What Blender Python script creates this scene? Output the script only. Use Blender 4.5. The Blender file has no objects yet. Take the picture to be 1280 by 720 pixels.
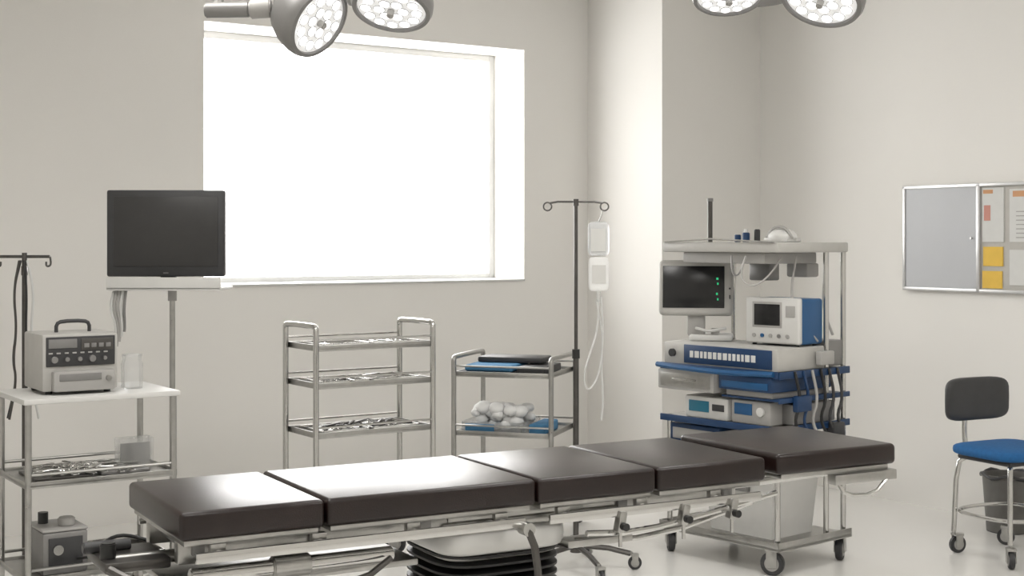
import bpy, bmesh, math, random
from mathutils import Vector, Matrix, Euler
random.seed(7)
R=math.radians
scene=bpy.context.scene
try:
    scene.view_settings.view_transform='Standard'
    scene.view_settings.look='None'
    scene.view_settings.exposure=0.0
except Exception as e: print(e)

# ------------------------------------------------------------ materials
def mat(name,col,rough=.5,metal=0,noise=0,nscale=20,bump=0,bscale=200,trans=0,emit=None,estr=0,coat=0,alpha=1,rvar=0):
    m=bpy.data.materials.new(name); m.use_nodes=True
    nt=m.node_tree; b=nt.nodes['Principled BSDF']
    b.inputs['Base Color'].default_value=(*col,1); b.inputs['Roughness'].default_value=rough
    b.inputs['Metallic'].default_value=metal
    b.inputs['Transmission Weight'].default_value=trans
    b.inputs['Coat Weight'].default_value=coat
    b.inputs['Alpha'].default_value=alpha
    if emit:
        b.inputs['Emission Color'].default_value=(*emit,1); b.inputs['Emission Strength'].default_value=estr
    tc=nt.nodes.new('ShaderNodeTexCoord')
    if noise or rvar:
        n=nt.nodes.new('ShaderNodeTexNoise'); n.inputs['Scale'].default_value=nscale; n.inputs['Detail'].default_value=4
        nt.links.new(tc.outputs['Object'],n.inputs['Vector'])
        if noise:
            cr=nt.nodes.new('ShaderNodeValToRGB')
            cr.color_ramp.elements[0].position=.3; cr.color_ramp.elements[1].position=.7
            cr.color_ramp.elements[0].color=(*[c*(1-noise) for c in col],1)
            cr.color_ramp.elements[1].color=(*[min(1,c*(1+noise)) for c in col],1)
            nt.links.new(n.outputs['Fac'],cr.inputs['Fac']); nt.links.new(cr.outputs['Color'],b.inputs['Base Color'])
        if rvar:
            mr=nt.nodes.new('ShaderNodeMapRange'); mr.inputs['To Min'].default_value=max(0,rough-rvar); mr.inputs['To Max'].default_value=rough+rvar
            nt.links.new(n.outputs['Fac'],mr.inputs['Value']); nt.links.new(mr.outputs['Result'],b.inputs['Roughness'])
    if bump:
        n2=nt.nodes.new('ShaderNodeTexNoise'); n2.inputs['Scale'].default_value=bscale; n2.inputs['Detail'].default_value=3
        nt.links.new(tc.outputs['Object'],n2.inputs['Vector'])
        bp=nt.nodes.new('ShaderNodeBump'); bp.inputs['Strength'].default_value=bump; bp.inputs['Distance'].default_value=.002
        nt.links.new(n2.outputs['Fac'],bp.inputs['Height']); nt.links.new(bp.outputs['Normal'],b.inputs['Normal'])
    return m
WALL=mat('wall_paint',(.81,.793,.76),.8,noise=.012,nscale=1.5,bump=.12,bscale=120)
CEIL=mat('ceiling_paint',(.81,.80,.78),.9,noise=.01,nscale=2)
FLOOR=mat('floor_vinyl',(.79,.778,.75),.22,noise=.008,nscale=1.2,rvar=.03)
TRIMW=mat('window_frame_white',(.62,.62,.61),.4,noise=.01)
PANE=mat('frosted_glass_daylight',(.9,.9,.9),.6,emit=(1,.995,.985),estr=6.5)
STEEL=mat('brushed_steel',(.43,.425,.41),.3,1,noise=.08,nscale=30,rvar=.06)
CHROME=mat('chrome',(.56,.555,.54),.16,1,noise=.03)
DSTEEL=mat('dark_steel',(.11,.105,.10),.35,.9,noise=.1)
GREY=mat('grey_metal_paint',(.23,.225,.22),.4,.3,noise=.04)
LGREY=mat('light_grey_plastic',(.38,.37,.355),.45,noise=.03)
WHITE=mat('white_plastic',(.64,.635,.615),.4,noise=.02)
CREAM=mat('cream_plastic',(.47,.46,.435),.45,noise=.03)
BLACK=mat('black_plastic',(.016,.016,.016),.4,noise=.1)
DGREY=mat('dark_grey_plastic',(.038,.038,.040),.45,noise=.08)
TAUPE=mat('bin_liner_grey',(.14,.135,.125),.5,noise=.08)
RUBBER=mat('black_rubber',(.010,.010,.010),.45,noise=.1,bump=.1)
LEATHER=mat('brown_leather',(.0125,.0055,.0045),.29,noise=.2,nscale=8,bump=.22,bscale=260)
BLUE=mat('blue_plastic',(.012,.085,.22),.4,noise=.05)
DBLUE=mat('dark_blue_plastic',(.008,.038,.11),.4,noise=.05)
BLUEF=mat('blue_fabric',(.012,.11,.30),.8,noise=.12,nscale=60,bump=.3)
CLOTHB=mat('blue_drape_cloth',(.07,.22,.40),.8,noise=.1,bump=.3)
SCREEN=mat('screen_glass',(.010,.010,.011),.22,noise=.05)
SCREENB=mat('monitor_screen_glass',(.032,.031,.031),.36,noise=.05)
GREEN=mat('green_readout',(.0,.3,.1),.5,emit=(.04,.6,.25),estr=.7)
CYAN=mat('cyan_readout',(.02,.16,.25),.3)
GLASSY=mat('clear_plastic',(.85,.87,.88),.12,trans=.75,alpha=.45)
BAG=mat('infusion_bag_plastic',(.80,.81,.82),.25,trans=.35,alpha=.75)
TUBEM=mat('silicone_tube',(.72,.72,.70),.3,trans=.2)
LENS=mat('lamp_lens',(.70,.70,.69),.2,emit=(1,.99,.975),estr=.4)
LED=mat('led_cell',(.9,.9,.9),.2,emit=(1,.99,.975),estr=1.3)
LRING=mat('lens_divider',(.42,.42,.42),.3,.2)
YELLOW=mat('yellow_note_paper',(.76,.50,.09),.8,noise=.04)
ORANGE=mat('orange_paper',(.62,.34,.18),.8)
PINK=mat('pink_print',(.58,.28,.23),.8)
PAPER=mat('white_paper',(.66,.66,.64),.8,noise=.02)
BOARDG=mat('board_frosted_glass',(.47,.48,.50),.4,noise=.02,nscale=5)
BOARDB=mat('board_backing',(.50,.485,.45),.8,noise=.04)
ALU=mat('aluminium_frame',(.60,.60,.60),.35,.6,noise=.03)
COTTON=mat('cotton_wool',(.84,.84,.83),.9,noise=.03,bump=.5,bscale=80)
FILLPANEL=mat('fill_panel_emitter',(.9,.9,.9),.6,emit=(1,.98,.945),estr=14.5)  # glow of the added fill panels, raises ambient light in the room

# ------------------------------------------------------------ geometry
class G:
    def __init__(s): s.v=[];s.f=[];s.m=[];s.mats=[]
    def mi(s,m):
        if m not in s.mats: s.mats.append(m)
        return s.mats.index(m)
    def raw(s,vs,fs,m,M=None):
        o=len(s.v); k=s.mi(m)
        for v in vs: s.v.append((M@Vector(v)) if M else Vector(v))
        for f in fs: s.f.append([o+i for i in f]); s.m.append(k)
    def addbm(s,bm,m,M=None):
        bm.verts.index_update()
        s.raw([v.co.copy() for v in bm.verts],[[v.index for v in f.verts] for f in bm.faces],m,M); bm.free()
    def box(s,c,size,m,bev=0.0,rot=(0,0,0),seg=2):
        bm=bmesh.new(); bmesh.ops.create_cube(bm,size=1)
        for v in bm.verts: v.co=Vector((v.co.x*size[0],v.co.y*size[1],v.co.z*size[2]))
        if bev>0: bmesh.ops.bevel(bm,geom=bm.edges[:],offset=min(bev,min(size)*.49),segments=seg,affect='EDGES',profile=.5)
        s.addbm(bm,m,Matrix.Translation(c)@Euler(rot).to_matrix().to_4x4())
    def bb(s,x0,x1,y0,y1,z0,z1,m,bev=0.0,seg=2):
        s.box(((x0+x1)/2,(y0+y1)/2,(z0+z1)/2),(x1-x0,y1-y0,z1-z0),m,bev,seg=seg)
    def cyl(s,p1,p2,r,m,r2=None,n=20,bev=0):
        p1=Vector(p1);p2=Vector(p2);d=p2-p1;L=d.length
        if r2 is None: r2=r
        bm=bmesh.new(); bmesh.ops.create_cone(bm,cap_ends=True,segments=n,radius1=r,radius2=r2,depth=L)
        if bev: 
            es=[e for e in bm.edges if abs(e.verts[0].co.z-e.verts[1].co.z)<1e-6]
            bmesh.ops.bevel(bm,geom=es,offset=bev,segments=2,affect='EDGES')
        q=Vector((0,0,1)).rotation_difference(d.normalized())
        s.addbm(bm,m,Matrix.Translation((p1+p2)/2)@q.to_matrix().to_4x4())
    def tube(s,pts,r,m,n=8,closed=False,sm=0):
        P=[Vector(p) for p in pts]
        for _ in range(sm):
            Q=[]
            N=len(P); rng=range(N if closed else N-1)
            if not closed: Q.append(P[0])
            for i in rng:
                a=P[i];b=P[(i+1)%N]
                Q.append(a*.75+b*.25);Q.append(a*.25+b*.75)
            if not closed: Q.append(P[-1])
            P=Q
        N=len(P); vs=[];fs=[]
        def tan(i):
            if closed: return (P[(i+1)%N]-P[i-1]).normalized()
            if i==0: return (P[1]-P[0]).normalized()
            if i==N-1: return (P[-1]-P[-2]).normalized()
            return (P[i+1]-P[i-1]).normalized()
        t=tan(0); u=t.orthogonal().normalized()
        for i in range(N):
            t2=tan(i); q=t.rotation_difference(t2); u=(q@u); u=(u-t2*u.dot(t2)).normalized(); t=t2; w=t.cross(u)
            for k in range(n):
                a=2*math.pi*k/n; vs.append(P[i]+(u*math.cos(a)+w*math.sin(a))*r)
        for i in range(N if closed else N-1):
            j=(i+1)%N
            for k in range(n):
                k2=(k+1)%n; fs.append([i*n+k,i*n+k2,j*n+k2,j*n+k])
        if not closed:
            fs.append(list(range(n))[::-1]); fs.append([(N-1)*n+k for k in range(n)])
        s.raw(vs,fs,m)
    def lathe(s,prof,m,n=32,M=None):
        vs=[];fs=[]
        for (r,z) in prof:
            for k in range(n):
                a=2*math.pi*k/n; vs.append((max(r,1e-5)*math.cos(a),max(r,1e-5)*math.sin(a),z))
        for i in range(len(prof)-1):
            for k in range(n):
                k2=(k+1)%n; fs.append([i*n+k,i*n+k2,(i+1)*n+k2,(i+1)*n+k])
        s.raw(vs,fs,m,M)
    def sph(s,c,r,m,rot=(0,0,0),n=16):
        bm=bmesh.new(); bmesh.ops.create_uvsphere(bm,u_segments=n,v_segments=max(6,n//2),radius=1)
        if not hasattr(r,'__len__'): r=(r,r,r)
        for v in bm.verts: v.co=Vector((v.co.x*r[0],v.co.y*r[1],v.co.z*r[2]))
        s.addbm(bm,m,Matrix.Translation(c)@Euler(rot).to_matrix().to_4x4())
    def cushion(s,c,size,m,e=.35,bend=0,n=32,rot=(0,0,0),e2=None):
        e2=e if e2 is None else e2
        def sp(v,p): return math.copysign(abs(v)**p,v)
        vs=[];fs=[];h=n//2
        for i in range(h+1):
            ph=-math.pi/2+math.pi*i/h
            for k in range(n):
                th=2*math.pi*k/n
                x=sp(math.cos(ph),e2)*sp(math.cos(th),e)*size[0]/2
                y=sp(math.cos(ph),e2)*sp(math.sin(th),e)*size[1]/2
                z=sp(math.sin(ph),e2)*size[2]/2
                vs.append((x,y+bend*x*x,z))
        for i in range(h):
            for k in range(n):
                k2=(k+1)%n; fs.append([i*n+k,i*n+k2,(i+1)*n+k2,(i+1)*n+k])
        s.raw(vs,fs,m,Matrix.Translation(c)@Euler(rot).to_matrix().to_4x4())
    def done(s,name,parent=None,loc=None,rotz=0,ang=35):
        me=bpy.data.meshes.new(name)
        me.from_pydata([tuple(v) for v in s.v],[],s.f)
        for m in s.mats: me.materials.append(m)
        me.polygons.foreach_set('material_index',s.m)
        me.polygons.foreach_set('use_smooth',[True]*len(s.f))
        me.update()
        bm=bmesh.new(); bm.from_mesh(me); bmesh.ops.recalc_face_normals(bm,faces=bm.faces[:]); bm.to_mesh(me); bm.free()
        try: me.set_sharp_from_angle(angle=R(ang))
        except Exception: pass
        o=bpy.data.objects.new(name,me); scene.collection.objects.link(o)
        if parent: o.parent=parent
        if loc: o.location=loc
        o.rotation_euler[2]=rotz
        return o
def root(name,x,y,z=0,rot=0):
    e=bpy.data.objects.new(name,None); scene.collection.objects.link(e)
    e.location=(x,y,z); e.rotation_euler[2]=R(rot); e.empty_display_size=.1
    return e
def caster(g,x,y,top,r=.045,ang=0.4,w=.024):
    dx,dy=math.cos(ang),math.sin(ang); ox,oy=x+dx*.02,y+dy*.02
    a=Vector((-dy,dx,0))
    c=Vector((ox,oy,r))
    g.cyl(c-a*w/2,c+a*w/2,r,DGREY,n=24,bev=.004)
    g.cyl(c-a*(w/2+.003),c+a*(w/2+.003),r*.62,LGREY,n=20)
    for sgn in(-1,1):
        g.box(c+a*sgn*(w/2+.007)+Vector((0,0,r*.45)),(r*.9,.005,r*1.5),STEEL,.001,rot=(0,0,ang))
    g.box((ox,oy,r*2.15),(r*1.1,w+.02,.012),STEEL,.002,rot=(0,0,ang))
    g.cyl((x,y,r*2.1),(x,y,top),.009,STEEL,n=12)
def instrument(g,x,y,z,ang,L,m=CHROME,kind=0):
    c,s=math.cos(ang),math.sin(ang)
    def T(a,b,h=0): return (x+c*a-s*b,y+s*a+c*b,z+.004+h)
    if kind==0:
        for k in(-1,1):
            g.tube([T(-L*.28,k*.018),T(0,k*.003,.002),T(L*.5,-k*.004)],.0028,m,n=5)
            g.tube([T(-L*.36+.016*math.cos(t),k*.022+.012*math.sin(t)) for t in [i*math.pi/5 for i in range(10)]],.0024,m,n=5,closed=True)
    elif kind==1:
        for k in(-1,1): g.tube([T(-L*.5,0),T(-L*.1,k*.008),T(L*.5,k*.002)],.0028,m,n=5)
    else:
        g.box(T(0,0,.002),(L,.009,.006),m,.001,rot=(0,0,ang))
def scatter(g,x0,x1,y0,y1,z,n,L=.12,m=CHROME):
    for i in range(n):
        instrument(g,random.uniform(x0+L*.5,x1-L*.5),random.uniform(y0+.04,y1-.04),z+random.uniform(0,.008),random.uniform(-.5,1.9) if (x1-x0)>L*1.3 else 1.5,random.uniform(.7,1)*L,m,random.choice([0,0,1,2]))
def shelf(g,x0,x1,y0,y1,z,m,rim=.022,t=.004):
    g.bb(x0,x1,y0,y1,z-t,z,m)
    for a in((x0,x1,y0,y0+t),(x0,x1,y1-t,y1),(x0,x0+t,y0,y1),(x1-t,x1,y0,y1)):
        g.bb(*a,z-.012,z+rim,m,.001)
def starbase(g,r,m,n=5,z=.08,cr=.028,a0=.3):
    for i in range(n):
        a=a0+2*math.pi*i/n; e=Vector((math.cos(a)*r,math.sin(a)*r,z-.02))
        g.tube([(0,0,z+.02),(e.x*.6,e.y*.6,z+.005),e],.012,m,n=8)
        caster(g,e.x,e.y,z-.01,cr,a,.018)
    g.cyl((0,0,z-.01),(0,0,z+.06),.026,m)

# ------------------------------------------------------------ room (room axes rotated 34 deg)
TH=R(34)
U0,U1,V0,V1,HC=-1.0,6.123,-1.2,7.052,3.1
wu0,wu1,wz0,wz1=2.791,4.846,1.20,2.61
def rb(name,boxes,m):
    g=G()
    for b in boxes: g.bb(*b,m)
    return g.done(name,rotz=TH)
D=.42
rb('wall_back',[(U0-.15,wu0,V1,V1+D,0,HC),(wu1,U1,V1,V1+D,0,HC),(wu0,wu1,V1,V1+D,0,wz0),(wu0,wu1,V1,V1+D,wz1,HC)],WALL)
rb('wall_pillar',[(5.333,U1,6.329,V1,0,HC)],WALL)
rb('wall_right',[(U1,U1+.15,V0-.15,V1+D,0,HC)],WALL)
rb('wall_left',[(U0-.15,U0,V0-.15,V1,0,HC)],WALL)
rb('wall_front',[(U0,U1,V0-.15,V0,0,HC)],WALL)
rb('floor',[(U0-.15,U1+.15,V0-.15,V1+D,-.1,0)],FLOOR)
rb('ceiling',[(U0-.15,U1+.15,V0-.15,V1+D,HC,HC+.1)],CEIL)
w=root('window_1',0,0,0,34)
g=G(); fy0,fy1=V1+.33,V1+.37
g.bb(wu0,wu1,fy1,fy1+.01,wz0,wz1,PANE); g.done('frosted_pane',w)
g=G(); f=.04
g.bb(wu0,wu0+f,fy0,fy1,wz0,wz1,TRIMW,.004);g.bb(wu1-f,wu1,fy0,fy1,wz0,wz1,TRIMW,.004)
g.bb(wu0+f,wu1-f,fy0,fy1,wz0,wz0+f,TRIMW,.004);g.bb(wu0+f,wu1-f,fy0,fy1,wz1-f,wz1,TRIMW,.004)
g.done('frame',w)
g=G(); g.bb(wu0-.0,wu1,V1-.012,fy0,wz0-.0,wz0+.012,TRIMW,.003); g.done('sill',w)
for i,(u,v) in enumerate([(.9,1.0),(3.6,.8),(1.0,3.6),(3.3,3.2)]):
    p=root('added_fill_panel',0,0,0,34)  # unseen fill light added on the ceiling to brighten the walls
    g=G(); g.bb(u-.6,u+.6,v-.3,v+.3,HC-.02,HC-.012,FILLPANEL); g.done('fill_emitter',p)
    g=G()
    for a in((u-.63,u+.63,v-.33,v-.3),(u-.63,u+.63,v+.3,v+.33),(u-.63,u-.6,v-.3,v+.3),(u+.6,u+.63,v-.3,v+.3)): g.bb(*a,HC-.035,HC,TRIMW,.003)
    g.done('rim',p)

# ------------------------------------------------------------ notice board on right wall
nb=root('notice_board',0,0,0,34)
g=G(); ux=U1-.03
g.bb(ux+.008,U1,4.08,5.184,1.176,1.746,BOARDB); g.done('backing',nb)
g=G()
for a in((4.08,5.184,1.176,1.194),(4.08,5.184,1.728,1.746),(4.08,4.096,1.176,1.746),(5.166,5.184,1.176,1.746),(4.676,4.70,1.176,1.746)):
    g.bb(ux-.006,ux+.012,a[0],a[1],a[2],a[3],ALU,.002)
g.done('frame',nb)
g=G(); g.bb(ux,ux+.006,4.70,5.166,1.194,1.728,BOARDG); g.cyl((ux-.012,4.73,1.46),(ux,4.73,1.46),.006,ALU); g.done('glass_door',nb)
g=G()
def pap(v0,v1,z0,z1,m,o=0): g.bb(ux+.002-o,ux+.009,v0,v1,z0,z1,m)
pap(4.535,4.665,1.44,1.72,PAPER); pap(4.60,4.66,1.69,1.71,ORANGE,.001); pap(4.615,4.655,1.55,1.63,PINK,.001)
pap(4.54,4.66,1.315,1.415,YELLOW); pap(4.545,4.665,1.20,1.29,YELLOW)
pap(4.32,4.50,1.44,1.71,PAPER); pap(4.38,4.48,1.67,1.70,ORANGE,.001); pap(4.34,4.5,1.22,1.40,PAPER); pap(4.12,4.29,1.5,1.7,PAPER)
for k in range(7): pap(4.34,4.46,1.46+.022*k,1.465+.022*k,LGREY,.001)
g.done('papers',nb)

# ------------------------------------------------------------ operating table
t=root('operating_table',-.728,3.07,0,29)
W=.465
segs=[('leg_pad',0,.339),('thigh_pad',.345,.903),('seat_pad',.909,1.268),('back_pad',1.273,1.635)]
for nme,a,b in segs:
    g=G(); g.bb(a,b,0,W,.785,.85,LEATHER,.012,4); g.done(nme,t,ang=60)
    g=G(); g.bb(a+.012,b-.012,.012,W-.012,.772,.785,STEEL,.002); g.done(nme+'_plate',t)
g=G(); g.bb(1.675,2.12,.0,W,.795,.855,LEATHER,.014,4); g.done('head_pad',t,ang=60)
g=G(); g.bb(1.70,2.10,.015,W-.015,.781,.795,STEEL,.002)
g.bb(1.88,2.115,-.006,.03,.752,.781,STEEL,.003)
for y in(.12,.33): g.cyl((1.5,y,.755),(2.0,y,.767),.011,CHROME)
g.tube([(1.9,.01,.76),(1.92,.0,.72),(2.02,-.01,.715),(2.08,.0,.755)],.006,CHROME,sm=1)
g.done('head_rest_bracket',t)
g=G()
for y in(-.022,W+.01):
    for a,b in((.03,.86),(.93,1.60)):
        g.bb(a,b,y,y+.010,.738,.762,CHROME,.002)
        k=a+.06
        while k<b:
            g.cyl((k,y+.006,.75),(k,.04 if y<0 else W-.04,.75),.009,STEEL,n=10)
            g.bb(k-.018,k+.018,(.012 if y<0 else W-.03),(.03 if y<0 else W-.012),.735,.772,STEEL,.002)
            k+=.24
g.done('accessory_rails',t)
g=G()
for y in(.09,.34):
    g.bb(.02,.7,y,y+.03,.715,.772,STEEL,.004)
    g.bb(.7,1.6,y,y+.03,.735,.772,STEEL,.004)
for x in(.05,.33,.62,1.2,1.55): g.bb(x,x+.03,.08,.37,.735,.77,GREY,.003)
g.bb(.68,1.20,.08,.39,.715,.745,STEEL,.008)
g.cyl((.03,.03,.700),(.52,.03,.700),.019,CHROME,bev=.003)
g.cyl((.22,.03,.700),(.31,.03,.700),.027,STEEL,bev=.003)
g.bb(.0,.60,.05,.40,.66,.676,STEEL,.004)
g.cyl((-.10,.20,.715),(.4,.20,.715),.015,STEEL)
g.done('chassis',t)
g=G()
g.tube([(1.05,.0,.70),(1.2,-.01,.69),(1.45,-.01,.72),(1.66,-.01,.752)],.008,CHROME,sm=1)
g.tube([(1.05,.06,.67),(1.3,.05,.655),(1.62,.05,.72)],.008,CHROME,sm=1)
g.tube([(1.05,.36,.66),(1.3,.40,.645),(1.7,.40,.72)],.008,CHROME,sm=1)
g.bb(1.02,1.22,.04,.10,.655,.675,STEEL,.004)
for x in(1.14,1.34,1.5):
    g.box((x,-.02,.725),(.022,.026,.055),STEEL,.004,rot=(0,.2,0)); g.cyl((x,-.05,.715),(x,-.03,.715),.010,BLACK)
    g.cyl((x,-.02,.66),(x,-.02,.71),.005,CHROME)
g.tube([(.86,-.03,.735),(.875,-.05,.68),(.885,-.05,.50)],.010,DSTEEL,sm=1)
g.cyl((.86,-.04,.735),(.86,-.005,.735),.017,STEEL)
g.tube([(.5,-.01,.70),(.42,-.03,.66),(.2,-.03,.64)],.008,DSTEEL,sm=1)
g.done('levers',t)
g=G()
g.bb(-.13,.02,.14,.33,.70,.725,DSTEEL,.006); g.cyl((-.11,.20,.715),(-.11,.20,.76),.018,BLACK,bev=.003); g.cyl((-.15,.28,.735),(-.04,.28,.735),.014,DGREY,bev=.003)
g.tube([(-.12,.14,.71),(-.06,.05,.68),(.06,.03,.67)],.011,DSTEEL,sm=1)
g.done('foot_end_clamp',t)
cx,cy=.865,.225
g=G()
g.cushion((cx,cy,.69),(.37,.34,.075),WHITE,e=.4,e2=.4)
g.cushion((cx,cy,.662),(.34,.30,.05),CREAM,e=.4,e2=.4)
g.done('column_shroud',t,ang=60)
g=G()
z=.666
prof=[(.12,.670)]
while z>.22:
    prof.append((.15,z));prof.append((.186,z-.008));prof.append((.186,z-.014));z-=.022
vs=[];fs=[];n=40
def sq(r,a):
    e=.55;c,s_=math.cos(a),math.sin(a)
    return (math.copysign(abs(c)**e,c)*r*.95+cx,math.copysign(abs(s_)**e,s_)*r*.90+cy)
for r,zz in prof:
    for q in range(n):
        x,y=sq(r,2*math.pi*q/n); vs.append((x,y,zz))
for i in range(len(prof)-1):
    for q in range(n):
        q2=(q+1)%n; fs.append([i*n+q,i*n+q2,(i+1)*n+q2,(i+1)*n+q])
g.raw(vs,fs,RUBBER); g.done('column_bellows',t,ang=25)
g=G()
g.bb(cx-.2,cx+.2,cy-.17,cy+.17,.13,.24,CREAM,.02,3)
g.bb(cx-.5,cx+.5,cy-.22,cy+.22,.06,.14,CREAM,.03,3)
for sx in(-.42,.42):
    for sy in(-.16,.16): g.cyl((cx+sx,cy+sy,0),(cx+sx,cy+sy,.07),.04,RUBBER)
g.done('base',t)

# ------------------------------------------------------------ surgical lights
def pod(parent,c,nrm,r,idx):
    q=Vector((0,0,-1)).rotation_difference(Vector(nrm).normalized())
    M=Matrix.Translation(c)@q.to_matrix().to_4x4()
    g=G()
    g.lathe([(r*.86,-.008),(r*.88,-.016),(r*.98,-.014),(r*1.03,.0),(r*1.03,.02),(r*.97,.055),(r*.82,.09),(r*.6,.112),(r*.35,.122),(0,.126)],GREY,48,M)
    g.done('pod_%d_housing'%idx,parent,ang=50)
    g=G()
    g.lathe([(0,-.012),(r*.5,-.011),(r*.88,-.008)],LENS,48,M)
    for ring,cnt in((.30,6),(.64,12)):
        for k in range(cnt):
            a=2*math.pi*k/cnt; p=M@Vector((math.cos(a)*r*ring,math.sin(a)*r*ring,-.010)); p2=M@Vector((math.cos(a)*r*ring,math.sin(a)*r*ring,-.015))
            g.cyl(p,p2,r*.135,LED,n=12)
            g.tube([M@Vector((math.cos(a)*r*ring+r*.145*math.cos(b),math.sin(a)*r*ring+r*.145*math.sin(b),-.013)) for b in [j*math.pi/6 for j in range(12)]],.0012,LRING,n=5,closed=True)
    g.done('pod_%d_lens'%idx,parent)
    g=G()
    g.cyl(M@Vector((0,0,-.01)),M@Vector((0,0,-.035)),.010,LGREY,bev=.003)
    g.done('pod_%d_handle'%idx,parent)
    return M@Vector((0,0,.12))
def surglight(cx,cy,hz,pods):
    s=root('surgical_light',cx,cy,0,0)
    g=G()
    g.lathe([(0,hz-.03),(.07,hz-.03),(.085,hz),(.07,hz+.06),(.03,hz+.09)],LGREY,32)
    g.cyl((0,0,hz+.05),(0,0,HC),.022,LGREY); g.lathe([(.02,HC-.09),(.09,HC-.05),(.1,HC)],LGREY,32)
    g.done('ceiling_column',s)
    for i,(c,nr,r) in enumerate(pods):
        c=Vector(c)-Vector((cx,cy,0))
        top=pod(s,c,nr,r,i+1)
        g=G(); g.tube([top,top+(Vector((0,0,hz+.02))-top)*.3+Vector((0,0,.06)),(0,0,hz+.02)],.018,LGREY,n=12,sm=2); g.done('pod_%d_arm'%(i+1),s)
    return s
sl=surglight(-.42,4.05,2.38,[((-.545,3.9,2.06),(.74,-.42,-.52),.108),((-.335,3.9,2.10),(-.12,-.40,-.9),.112),((-.40,4.32,2.2),(.05,.3,-.9),.11)])
g=G()
g.cyl((-.435,-.15,2.090),(-.31,-.15,2.092),.022,GREY,bev=.004); g.cyl((-.31,-.15,2.092),(-.25,-.15,2.096),.027,LGREY,bev=.004)
g.tube([(-.40,-.15,2.10),(-.38,-.12,2.25),(-.2,-.05,2.38),(0,0,2.4)],.014,LGREY,sm=2)
g.done('camera_module',sl)
surglight(.74,4.05,2.38,[((.603,3.9,2.135),(.0,-.36,-.92),.100),((.863,3.9,2.125),(-.34,-.42,-.84),.116),((.74,4.32,2.2),(.05,.3,-.9),.11)])

# ------------------------------------------------------------ left instrument trolley
T=root('instrument_trolley',-1.677,4.81,0,34)
w_,d_=.56,.40
g=G()
for x in(.02,w_-.02):
    for y in(.02,d_-.02):
        g.cyl((x,y,.10),(x,y,.885),.0115,STEEL,n=16); caster(g,x,y,.12,.045,.7)
for z in(.60,.27):
    for y in(.02,d_-.02): g.cyl((.02,y,z+.035),(w_-.02,y,z+.035),.006,STEEL,n=10)
g.done('frame',T)
g=G(); g.bb(0,w_,0,d_,.88,.9,WHITE,.004); g.done('top',T)
g=G(); shelf(g,.01,w_-.01,.01,d_-.01,.60,STEEL,.012); g.done('middle_shelf',T)
g=G(); shelf(g,.01,w_-.01,.01,d_-.01,.27,STEEL,.012); g.done('lower_shelf',T)
def on_trolley(name,x,y,z):
    X=-1.677+x*math.cos(TH)-y*math.sin(TH); Y=4.81+x*math.sin(TH)+y*math.cos(TH)
    return root(name,X,Y,z,34)
o=on_trolley('surgical_instruments',0,0,.6)
g=G(); scatter(g,.04,.5,.04,.36,.010,34,.15,STEEL); g.bb(.06,.26,.08,.3,0,.010,DSTEEL,.002); g.bb(.3,.48,.1,.19,0,.010,GREY,.002); scatter(g,.06,.38,.06,.34,.014,16,.13); g.done('instruments',o)
o=on_trolley('electrosurgical_unit',.09,.10,.9)
g=G()
g.bb(0,.27,.0,.24,.012,.215,CREAM,.008); g.done('case',o)
g=G()
g.bb(.012,.258,-.006,.0,.10,.205,DGREY,.002)
g.bb(.02,.12,-.009,-.005,.165,.197,GREY,.001); g.bb(.135,.25,-.009,-.005,.155,.197,DSTEEL,.001)
for i in range(4): g.bb(.145+.026*i,.163+.026*i,-.011,-.007,.165,.18,GREY,.001)
for i,r in enumerate((.012,.008,.008,.012,.007)): g.cyl((.04+.045*i,-.014,.125),(.04+.045*i,-.004,.125),r,GREY,n=16)
for i in range(8): g.bb(.02+.028*i,.034+.028*i,-.009,-.005,.145,.150,LGREY)
g.bb(.03,.25,-.035,.0,.012,.085,LGREY,.006); g.bb(.05,.2,-.038,-.034,.05,.075,GREY,.002); g.cyl((.225,-.045,.055),(.225,-.034,.055),.010,STEEL)
g.done('front_panel',o)
g=G(); g.tube([(.08,.11,.21),(.08,.11,.245),(.10,.11,.255),(.18,.11,.255),(.20,.11,.245),(.20,.11,.21)],.007,DGREY,sm=1)
for x in(.03,.24):
    for y in(.03,.21): g.cyl((x,y,0),(x,y,.014),.012,RUBBER)
g.done('handle_and_feet',o)
o=on_trolley('glass_jar',.44,.18,.9)
g=G(); g.lathe([(0,.0),(.038,.0),(.04,.01),(.04,.09),(.034,.105),(.034,.12)],GLASSY,28); g.lathe([(.036,.118),(.036,.126),(0,.13)],GLASSY,24); g.done('jar',o)
o=on_trolley('clear_specimen_box',.40,.2,.6)
g=G(); g.bb(0,.13,0,.06,0,.11,GLASSY,.004); g.bb(.01,.12,.02,.024,.01,.09,LGREY); g.done('box',o)
o=on_trolley('suction_pump',.08,.06,.27)
g=G(); g.bb(0,.16,0,.2,0,.15,GREY,.01); g.bb(.02,.14,-.005,0,.03,.13,DGREY,.002); g.bb(.0,.16,.0,.2,.15,.16,LGREY,.004); g.cyl((.1,.06,.16),(.1,.06,.19),.03,LGREY,bev=.004); g.cyl((.04,.14,.16),(.04,.14,.20),.018,BLACK); g.cyl((.05,-.02,.09),(.05,-.004,.09),.018,CHROME)
g.tube([(.12,-.005,.05),(.16,-.05,.06),(.2,.0,.02),(.17,.1,.01)],.005,BLACK,sm=2); g.done('pump',o)
o=on_trolley('steel_kidney_tray',.30,.05,.27)
g=G(); shelf(g,0,.22,0,.3,.006,CHROME,.04); scatter(g,.02,.2,.02,.28,.01,18,.14,DSTEEL); g.tube([(.0,.1,.06),(.1,.16,.09),(.2,.1,.06)],.007,BLACK,sm=2); g.done('tray',o)

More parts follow.
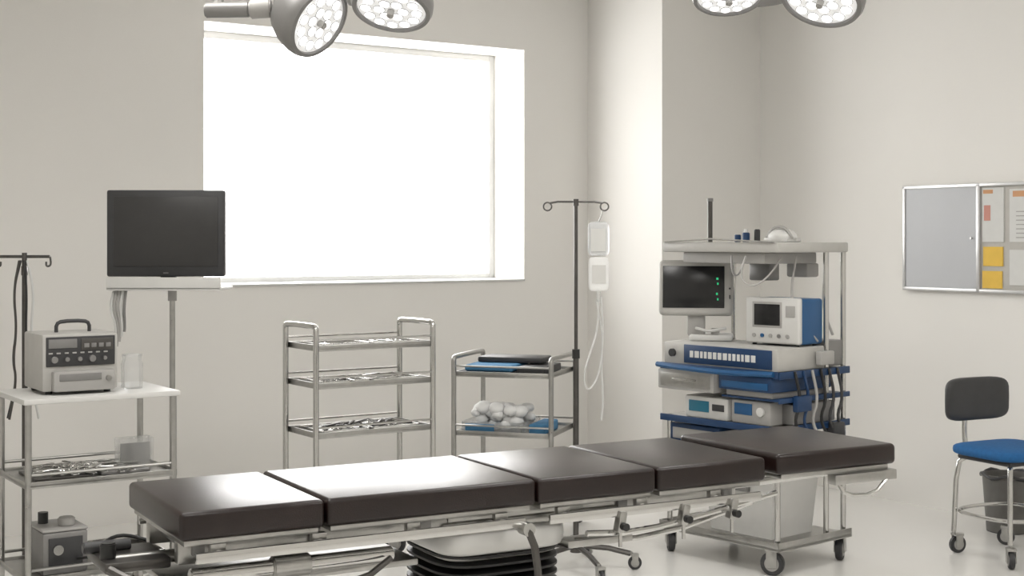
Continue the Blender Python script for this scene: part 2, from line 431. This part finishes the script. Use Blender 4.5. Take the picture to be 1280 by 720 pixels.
s=root('gas_hose_stand',-1.915,5.50,0,0)
g=G(); starbase(g,.2,DSTEEL,a0=1.0); g.cyl((0,0,.1),(0,0,1.40),.010,DSTEEL)
g.cyl((-.11,0,1.385),(.10,0,1.385),.006,DSTEEL)
for x in(-.11,.10): g.tube([(x,0,1.385),(x*1.05,0,1.35),(x*.85,0,1.345),(x*.85,0,1.365)],.004,DSTEEL,sm=2)
g.box((0,0,1.33),(.022,.022,.04),DSTEEL,.004); g.done('pole',s)
g=G()
for i,(a,b) in enumerate([(.015,-.03),(-.02,-.03),(.028,-.01),(-.03,.0)]):
    g.tube([(a*.5,b,1.37),(a*1.5,b*1.3,1.25),(a,b,1.1),(a*1.6,b*1.3,.98),(a,b,.9),(a*2.2,b*1.5,.75)],.005,[BLACK,DSTEEL,TUBEM,DGREY][i],sm=3)
g.done('hoses',s)

s=root('monitor_stand',-1.395,5.75,0,0)
g=G(); starbase(g,.19,STEEL,a0=.2); g.cyl((0,0,.1),(0,0,1.246),.0115,STEEL)
g.cyl((0,0,1.2),(0,0,1.246),.018,LGREY)
g.done('pole',s)
g=G(); g.bb(-.235,.225,-.13,.12,1.246,1.260,WHITE,.004); g.bb(-.235,.225,-.13,-.122,1.25,1.30,WHITE,.003); g.done('tray',s)
g=G(); 
for i in range(5): g.tube([(-.21+.012*i,-.10,1.25),(-.225+.014*i,-.11,1.18),(-.2+.008*i,-.10,1.1),(-.21+.01*i,-.1,1.0+.02*i)],.006,[TUBEM,LGREY,LGREY,TUBEM,GREY][i],sm=2)
g.done('hanging_cables',s)
m=root('display_monitor',-1.41,5.74,1.262,3)
g=G(); g.box((0,-.03,.215),(.476,.035,.352),DGREY,.008); g.box((0,.005,.215),(.36,.05,.25),BLACK,.02)
g.bb(-.03,.03,-.01,.03,.01,.1,DGREY,.005); g.bb(-.11,.11,-.07,.09,0,.014,DGREY,.005); g.done('housing',m)
g=G(); g.box((0,-.0485,.222),(.42,.003,.285),SCREENB,.001); g.bb(-.01,.01,-.0495,-.047,.052,.056,GREY); g.done('screen',m)

# ------------------------------------------------------------ three shelf cart
C=root('steel_shelf_cart',-.826,5.90,0,34)
w_,d_=.572,.30
g=G()
for x in(0,w_):
    g.tube([(x,0,.1),(x,0,1.05),(x,.0,1.08),(x,.03,1.085),(x,d_-.03,1.085),(x,d_,1.08),(x,d_,1.05),(x,d_,.1)],.0125,CHROME,n=14,sm=1)
    for y in(0,d_): caster(g,x,y,.11,.05,2.3)
g.done('frame',C)
for i,z in enumerate((.99,.83,.62,.30)):
    g=G(); shelf(g,.012,w_-.012,.0,d_,z,STEEL,.014)
    for y in(0,d_): g.cyl((0,y,z+.035),(w_,y,z+.035),.005,CHROME,n=8)
    g.done('shelf_%d'%(i+1),C)
for z,nn in((.99,16),(.83,20),(.62,34)):
    o=root('surgical_instruments',-.826,5.90,z,34); g=G()
    shelf(g,.05,.27,.03,.27,.005,CHROME,.012); shelf(g,.29,.52,.03,.27,.005,CHROME,.012)
    scatter(g,.05,.27,.04,.26,.006,nn//2,.14); scatter(g,.29,.52,.04,.26,.006,nn//2,.14)
    if z<.7: scatter(g,.05,.5,.04,.26,.014,12,.15,DSTEEL)
    g.done('instrument_trays',o)

# ------------------------------------------------------------ supply cart
cxx,cyy,cr=-.287,6.9,-18
C=root('supply_cart',cxx,cyy,0,cr)
w_,d_=.50,.44
g=G()
for x in(0,w_):
    g.tube([(x,0,.09),(x,0,.84),(x,0,.87),(x,.03,.875),(x,d_-.03,.875),(x,d_,.87),(x,d_,.84),(x,d_,.09)],.0125,STEEL,n=14,sm=1)
    for y in(0,d_): caster(g,x,y,.11,.045,1.1)
g.done('frame',C)
for i,z in enumerate((.79,.50,.22)):
    g=G(); shelf(g,.012,w_-.012,0,d_,z,STEEL,.014)
    for y in(0,d_): g.cyl((0,y,z+.04),(w_,y,z+.04),.005,STEEL,n=8)
    g.done('shelf_%d'%(i+1),C)
o=root('folded_drapes',cxx,cyy,.79,cr)
g=G(); g.bb(.03,.30,.03,.33,0,.012,DGREY,.003); g.bb(.04,.29,.04,.32,.012,.045,CLOTHB,.012,3); g.bb(.31,.45,.05,.35,.0,.04,DGREY,.006); g.bb(.06,.40,.18,.36,.045,.075,DGREY,.01); g.done('drapes',o)
o=root('cotton_wool_tray',cxx,cyy,.50,cr)
g=G(); shelf(g,.03,.34,.03,.35,.006,GLASSY,.05)
for i in range(60): 
    r=random.uniform(.026,.042); g.sph((random.uniform(.07,.33),random.uniform(.07,.31),.035+random.uniform(0,.09)),(r,r*.9,r*.8),COTTON,n=12)
g.bb(.37,.45,.05,.3,0,.05,CLOTHB,.008); g.bb(.05,.2,.026,.031,.005,.045,CLOTHB)
g.done('tray_contents',o)

# ------------------------------------------------------------ IV stand
s=root('iv_drip_stand',.281,6.15,0,0)
g=G(); starbase(g,.24,DSTEEL,a0=.05,z=.09,cr=.03)
g.cyl((0,0,.1),(0,0,.95),.0125,DSTEEL); g.cyl((0,0,.93),(0,0,1.615),.008,DSTEEL); g.cyl((0,0,.93),(0,0,.97),.017,BLACK)
g.done('pole',s)
g=G(); g.tube([(-.115,0,1.612),(-.08,0,1.618),(.08,0,1.618),(.115,0,1.612)],.0045,DSTEEL)
for sx in(-1,1): g.tube([(sx*.125+.018*math.cos(a),0,1.597+.018*math.sin(a)) for a in [i*math.pi/8 for i in range(16)]],.0035,DSTEEL,closed=True)
g.cyl((0,0,1.60),(0,0,1.63),.012,DSTEEL); g.done('hooks',s)
g=G()
g.tube([(.118,0,1.585),(.112,0,1.56),(.10,0,1.53)],.003,STEEL)
g.cushion((.10,0,1.455),(.095,.03,.15),BAG,e=.5,e2=.35)
g.bb(.065,.13,-.018,-.014,1.40,1.50,PAPER)
g.cushion((.10,0,1.30),(.09,.028,.15),COTTON,e=.5,e2=.3)
g.bb(.07,.13,-.017,-.013,1.26,1.34,WHITE)
g.done('infusion_bags',s)
g=G()
g.cyl((.10,0,1.18),(.10,0,1.24),.010,GLASSY)
g.tube([(.10,0,1.19),(.095,0,1.05),(.06,-.01,.95),(.03,-.02,.85),(.05,-.02,.78),(.10,-.02,.85),(.12,-.01,1.0),(.105,0,1.1),(.09,0,1.18)],.004,TUBEM,sm=3)
g.tube([(.11,0,1.2),(.12,0,1.05),(.11,0,.9),(.12,-.01,.75),(.11,-.01,.66)],.005,TUBEM,sm=3)
g.done('drip_line',s)

# ------------------------------------------------------------ equipment cart
mx,my,mr=.70,6.52,-49.5
E=root('anesthesia_equipment_cart',mx,my,0,mr)
cw,cd=.68,.50
g=G()
for x,y,zt in((.66,.485,1.40),(.66,.36,1.40),(.03,.47,1.40),(.66,.02,.64),(.02,.03,.64)):
    g.cyl((x,y,.11),(x,y,zt),.0125,CHROME,n=16)
for x in(.03,.65):
    for y in(.03,.47): caster(g,x,y,.12,.052,random.uniform(2,4),.03)
g.done('posts_and_casters',E)
g=G(); g.bb(0,cw,0,cd,1.395,1.44,CREAM,.008); g.bb(.10,.58,.03,.4,1.345,1.395,LGREY,.008); g.tube([(.02,-.004,1.44),(.3,-.004,1.455),(.66,-.004,1.44)],.004,CHROME); g.done('top_shelf',E)
g=G(); g.bb(0,cw,0,cd,.86,.88,STEEL,.003); g.bb(-.004,cw+.004,-.012,0,.852,.884,DBLUE,.004); g.bb(cw,cw+.008,0,cd,.85,.882,DBLUE,.003); g.done('instrument_shelf',E)
g=G(); g.bb(0,cw,0,cd,.625,.64,STEEL,.003); g.bb(-.004,cw+.004,-.012,0,.615,.645,DBLUE,.003); g.bb(0,cw,0,cd,.50,.515,STEEL,.003)
g.bb(.36,cw,-.0,cd,.752,.762,DBLUE,.003); g.bb(cw-.002,cw+.008,0,cd,.745,.768,DBLUE,.003); g.bb(cw,cw+.008,0,cd,.615,.645,DBLUE,.003)
g.bb(-.004,cw+.004,-.012,0,.495,.52,DBLUE,.003); g.done('lower_shelves',E)
g=G(); g.bb(-.01,cw+.01,-.01,cd+.01,.11,.128,STEEL,.004); 
for a in((-.01,cw+.01,-.01,-.004),(-.01,-.004,-.01,cd+.01),(cw+.004,cw+.01,-.01,cd+.01)): g.bb(*a,.11,.15,STEEL,.001)
g.done('base_shelf',E)
g=G(); g.bb(.0,.34,-.03,.4,.765,.855,LGREY,.006); g.bb(.02,.32,-.034,-.03,.78,.84,STEEL,.002); g.bb(.36,.66,-.02,.4,.79,.855,DBLUE,.006); g.bb(.38,.64,-.025,-.02,.80,.83,BLUE,.002); g.bb(.1,.24,-.045,-.034,.81,.82,CHROME,.002)
g.bb(.38,.64,.01,.38,.762,.788,LGREY,.004)
g.tube([(.0,-.035,.875),(.2,-.05,.868),(.45,-.045,.865),(.67,-.02,.872)],.012,BLUE,sm=1)
g.done('drawers',E)
g=G()
for i in range(6):
    y=.1+.06*i; g.tube([(cw+.01,y,.88),(cw+.03,y+.02,.75),(cw+.02,y-.02,.66),(cw+.035,y+.03,.58),(cw+.01,y,.52)],.007,[BLACK,DBLUE,LGREY,BLACK,DGREY,DGREY][i],sm=2)
g.tube([(.5,.0,1.38),(.48,-.02,1.28),(.55,-.01,1.24),(.6,.05,1.3),(.62,.1,1.38)],.004,LGREY,sm=3)
g.tube([(.42,.0,1.38),(.43,-.01,1.30),(.47,-.01,1.29),(.5,.0,1.38)],.004,GREY,sm=3)
g.tube([(.62,.2,1.38),(.6,.18,1.2),(.64,.2,1.1),(.66,.3,1.0)],.005,LGREY,sm=3)
g.tube([(.60,.45,1.38),(.59,.42,1.15),(.63,.45,1.02)],.006,LGREY,sm=3)
g.bb(.55,.665,.36,.48,.885,1.0,GREY,.008)
g.bb(.42,.54,.38,.47,1.28,1.345,LGREY,.01); g.bb(.2,.32,.38,.46,1.26,1.345,GREY,.008)
g.box((cw+.02,.30,.93),(.03,.10,.06),LGREY,.006); g.box((cw+.02,.14,.74),(.03,.10,.07),DBLUE,.006); g.box((cw+.02,.38,.60),(.04,.08,.08),DGREY,.006); g.box((cw-.03,.25,.69),(.06,.3,.09),GREY,.006)
g.done('hoses_and_clips',E)
g=G(); g.cyl((.02,.31,1.44),(.02,.31,1.645),.012,DSTEEL); g.cyl((.02,.31,1.635),(.02,.31,1.65),.015,GREY); g.done('accessory_pole',E)
def oc(name,z,dr=0,x=0,y=0):
    a=R(mr); return root(name,mx+x*math.cos(a)-y*math.sin(a),my+x*math.sin(a)+y*math.cos(a),z,mr+dr)
o=oc('infusion_controller',.88)
g=G(); g.bb(0.0,.67,.01,.34,.0,.10,CREAM,.008); g.bb(.13,.64,.004,.011,.008,.092,DBLUE,.003)
x=.17
while x<.56:
    ww=random.uniform(.012,.026); g.bb(x,x+ww,.001,.005,.035,.065,PAPER); x+=ww+.009
g.cyl((.06,-.004,.05),(.06,.012,.05),.018,DGREY); g.done('unit',o)
o=oc('patient_monitor',.98,39,.075,.15)
g=G(); g.box((0,-.0,.245),(.345,.07,.26),CREAM,.022,rot=(-.08,0,0),seg=4); g.box((0,.05,.24),(.24,.07,.18),LGREY,.02,rot=(-.08,0,0))
g.bb(-.04,.04,-.01,.06,.02,.13,LGREY,.01); g.bb(-.03,.17,-.05,.12,0,.03,WHITE,.01); g.cyl((.09,-.03,.03),(.09,-.03,.06),.02,LGREY,bev=.003); g.tube([(.0,-.03,.06),(.06,-.06,.045),(.14,-.03,.06)],.007,WHITE,sm=2); g.done('housing',o)
g=G(); g.box((-.010,-.0365,.251),(.285,.004,.195),SCREEN,.001,rot=(-.08,0,0))
for i,(a,b,c) in enumerate([(.10,.290,.010),(.102,.267,.007),(.098,.220,.008),(.102,.195,.006)]): g.box((a,-.0405+(b-.253)*.08,b),(c,.002,.010),GREEN)
g.box((.157,-.036,.205),(.006,.004,.02),DGREY); g.box((.157,-.037,.245),(.008,.004,.008),DGREY); g.done('screen',o)
o=oc('vital_signs_monitor',.98,3,.38,.14)
g=G(); g.bb(0,.29,0,.03,.01,.215,WHITE,.01,3); g.bb(.004,.286,.02,.19,.008,.21,BLUE,.012,3)
g.bb(.05,.19,-.003,.001,.09,.185,SCREEN,.002); g.bb(.04,.20,-.0015,.002,.08,.195,LGREY,.002); g.bb(.22,.27,-.003,.001,.13,.18,LGREY,.002)
for i in range(5): g.cyl((.05+.045*i,-.006,.045),(.05+.045*i,.001,.045),.009,[LGREY,BLUE,LGREY,GREY,LGREY][i],n=12)
for x in(.03,.26):
    for y in(.03,.16): g.cyl((x,y,0),(x,y,.012),.01,RUBBER)
g.done('body',o)
o=oc('syringe_pump',.64,0,.12,.02)
g=G(); g.bb(0,.26,0,.3,0,.10,WHITE,.01); g.bb(.03,.15,-.004,.001,.03,.08,CYAN,.002); g.bb(.17,.24,-.004,.001,.04,.07,DGREY,.002)
g.bb(.28,.5,0,.3,0,.105,LGREY,.01); g.bb(.30,.40,-.004,.001,.04,.09,BLUE,.002); g.cyl((.45,-.01,.06),(.45,.0,.06),.02,WHITE); g.done('pumps',o)
o=oc('gas_module',.515,0,.03,.02)
g=G(); g.bb(0,.3,0,.3,0,.09,DBLUE,.008); g.bb(.02,.28,-.004,0,.02,.07,LGREY,.002); g.bb(.32,.6,0,.3,0,.08,WHITE,.008); g.done('box',o)
o=oc('storage_bin',.128,0,.16,.06)
g=G(); vs=[];
for z,k in((0,.88),(.27,1.0),(.275,1.05),(.295,1.05)):
    for a,b in((-1,-1),(1,-1),(1,1),(-1,1)): vs.append((.22+a*.2*k,.19+b*.16*k,z))
fs=[[0,3,2,1],[12,13,14,15]]
for i in range(3):
    for k in range(4): fs.append([i*4+k,i*4+(k+1)%4,(i+1)*4+(k+1)%4,(i+1)*4+k])
g.raw(vs,fs,WHITE); g.bb(.15,.29,.01,.03,.2,.225,GREY,.004); g.done('bin',o)
o=oc('gauze_roll',1.44,0,.44,.33)
g=G(); g.sph((0,0,.02),(.075,.06,.045),WHITE); g.bb(-.07,.07,-.05,.05,0,.02,WHITE,.006); g.tube([(-.07,-.03,.02),(-.03,-.03,.07),(.04,-.03,.07),(.08,-.03,.02)],.006,LGREY,sm=2); g.done('roll',o)
o=oc('small_bottles',1.44,0,.25,.30)
g=G(); g.cyl((0,0,0),(0,0,.045),.018,DBLUE,bev=.003); g.cyl((0,0,.045),(0,0,.06),.010,WHITE); g.cyl((.05,.02,0),(.05,.02,.06),.014,DGREY,bev=.003); g.cyl((-.05,.0,0),(-.05,.0,.035),.016,DBLUE,bev=.003); g.done('bottles',o)

# ------------------------------------------------------------ chair
c=root('swivel_chair',2.285,6.42,0,27)
g=G(); g.cushion((0,0,.485),(.42,.40,.06),BLUEF,e=.4,e2=.5); g.done('seat',c,ang=60)
g=G(); g.bb(-.17,.17,-.16,.16,.44,.465,DGREY,.01); g.done('seat_pan',c)
g=G(); g.cushion((-.02,.20,.705),(.39,.05,.20),DGREY,e=.5,e2=.4,bend=-.5); g.done('backrest',c,ang=60)
g=G()
g.tube([(-.05,.05,.44),(-.05,.16,.44),(-.05,.225,.47),(-.05,.235,.55),(-.05,.225,.70)],.012,CHROME,n=12,sm=2)
for sx in(-1,1):
    for sy in(-1,1):
        g.tube([(sx*.14,sy*.13,.45),(sx*.17,sy*.16,.42),(sx*.18,sy*.17,.10)],.0115,CHROME,n=12,sm=1)
        caster(g,sx*.18,sy*.17,.12,.04,1.2*sx+sy)
g.tube([(-.178,-.168,.2),(0,-.21,.2),(.178,-.168,.2),(.21,0,.2),(.178,.168,.2),(0,.21,.2),(-.178,.168,.2),(-.21,0,.2)],.009,CHROME,n=10,closed=True,sm=2)
g.done('frame',c)
o=root('waste_bin',2.47,6.98,0,20)
g=G(); g.lathe([(0,.004),(.10,.004),(.12,.27),(.128,.275),(.128,.285),(.115,.285),(.09,.05)],TAUPE,32)
g.tube([(.125*math.cos(a),.125*math.sin(a),.28+.01*math.sin(5*a)) for a in [i*math.pi/12 for i in range(24)]],.009,DGREY,closed=True); g.lathe([(.1,0),(.1,.005)],DGREY,32); g.done('bin',o)

# ------------------------------------------------------------ camera & world
cam=bpy.data.cameras.new('camera'); co=bpy.data.objects.new('camera',cam); scene.collection.objects.link(co)
co.location=(0,0,1.45); co.rotation_euler=(R(90),0,0)
cam.lens=1750/1280*36; cam.sensor_width=36; cam.shift_y=-60/1280; cam.clip_start=.05
scene.camera=co
wd=bpy.data.worlds.new('world'); scene.world=wd; wd.use_nodes=True
wd.node_tree.nodes['Background'].inputs[0].default_value=(.9,.95,1,1); wd.node_tree.nodes['Background'].inputs[1].default_value=.6
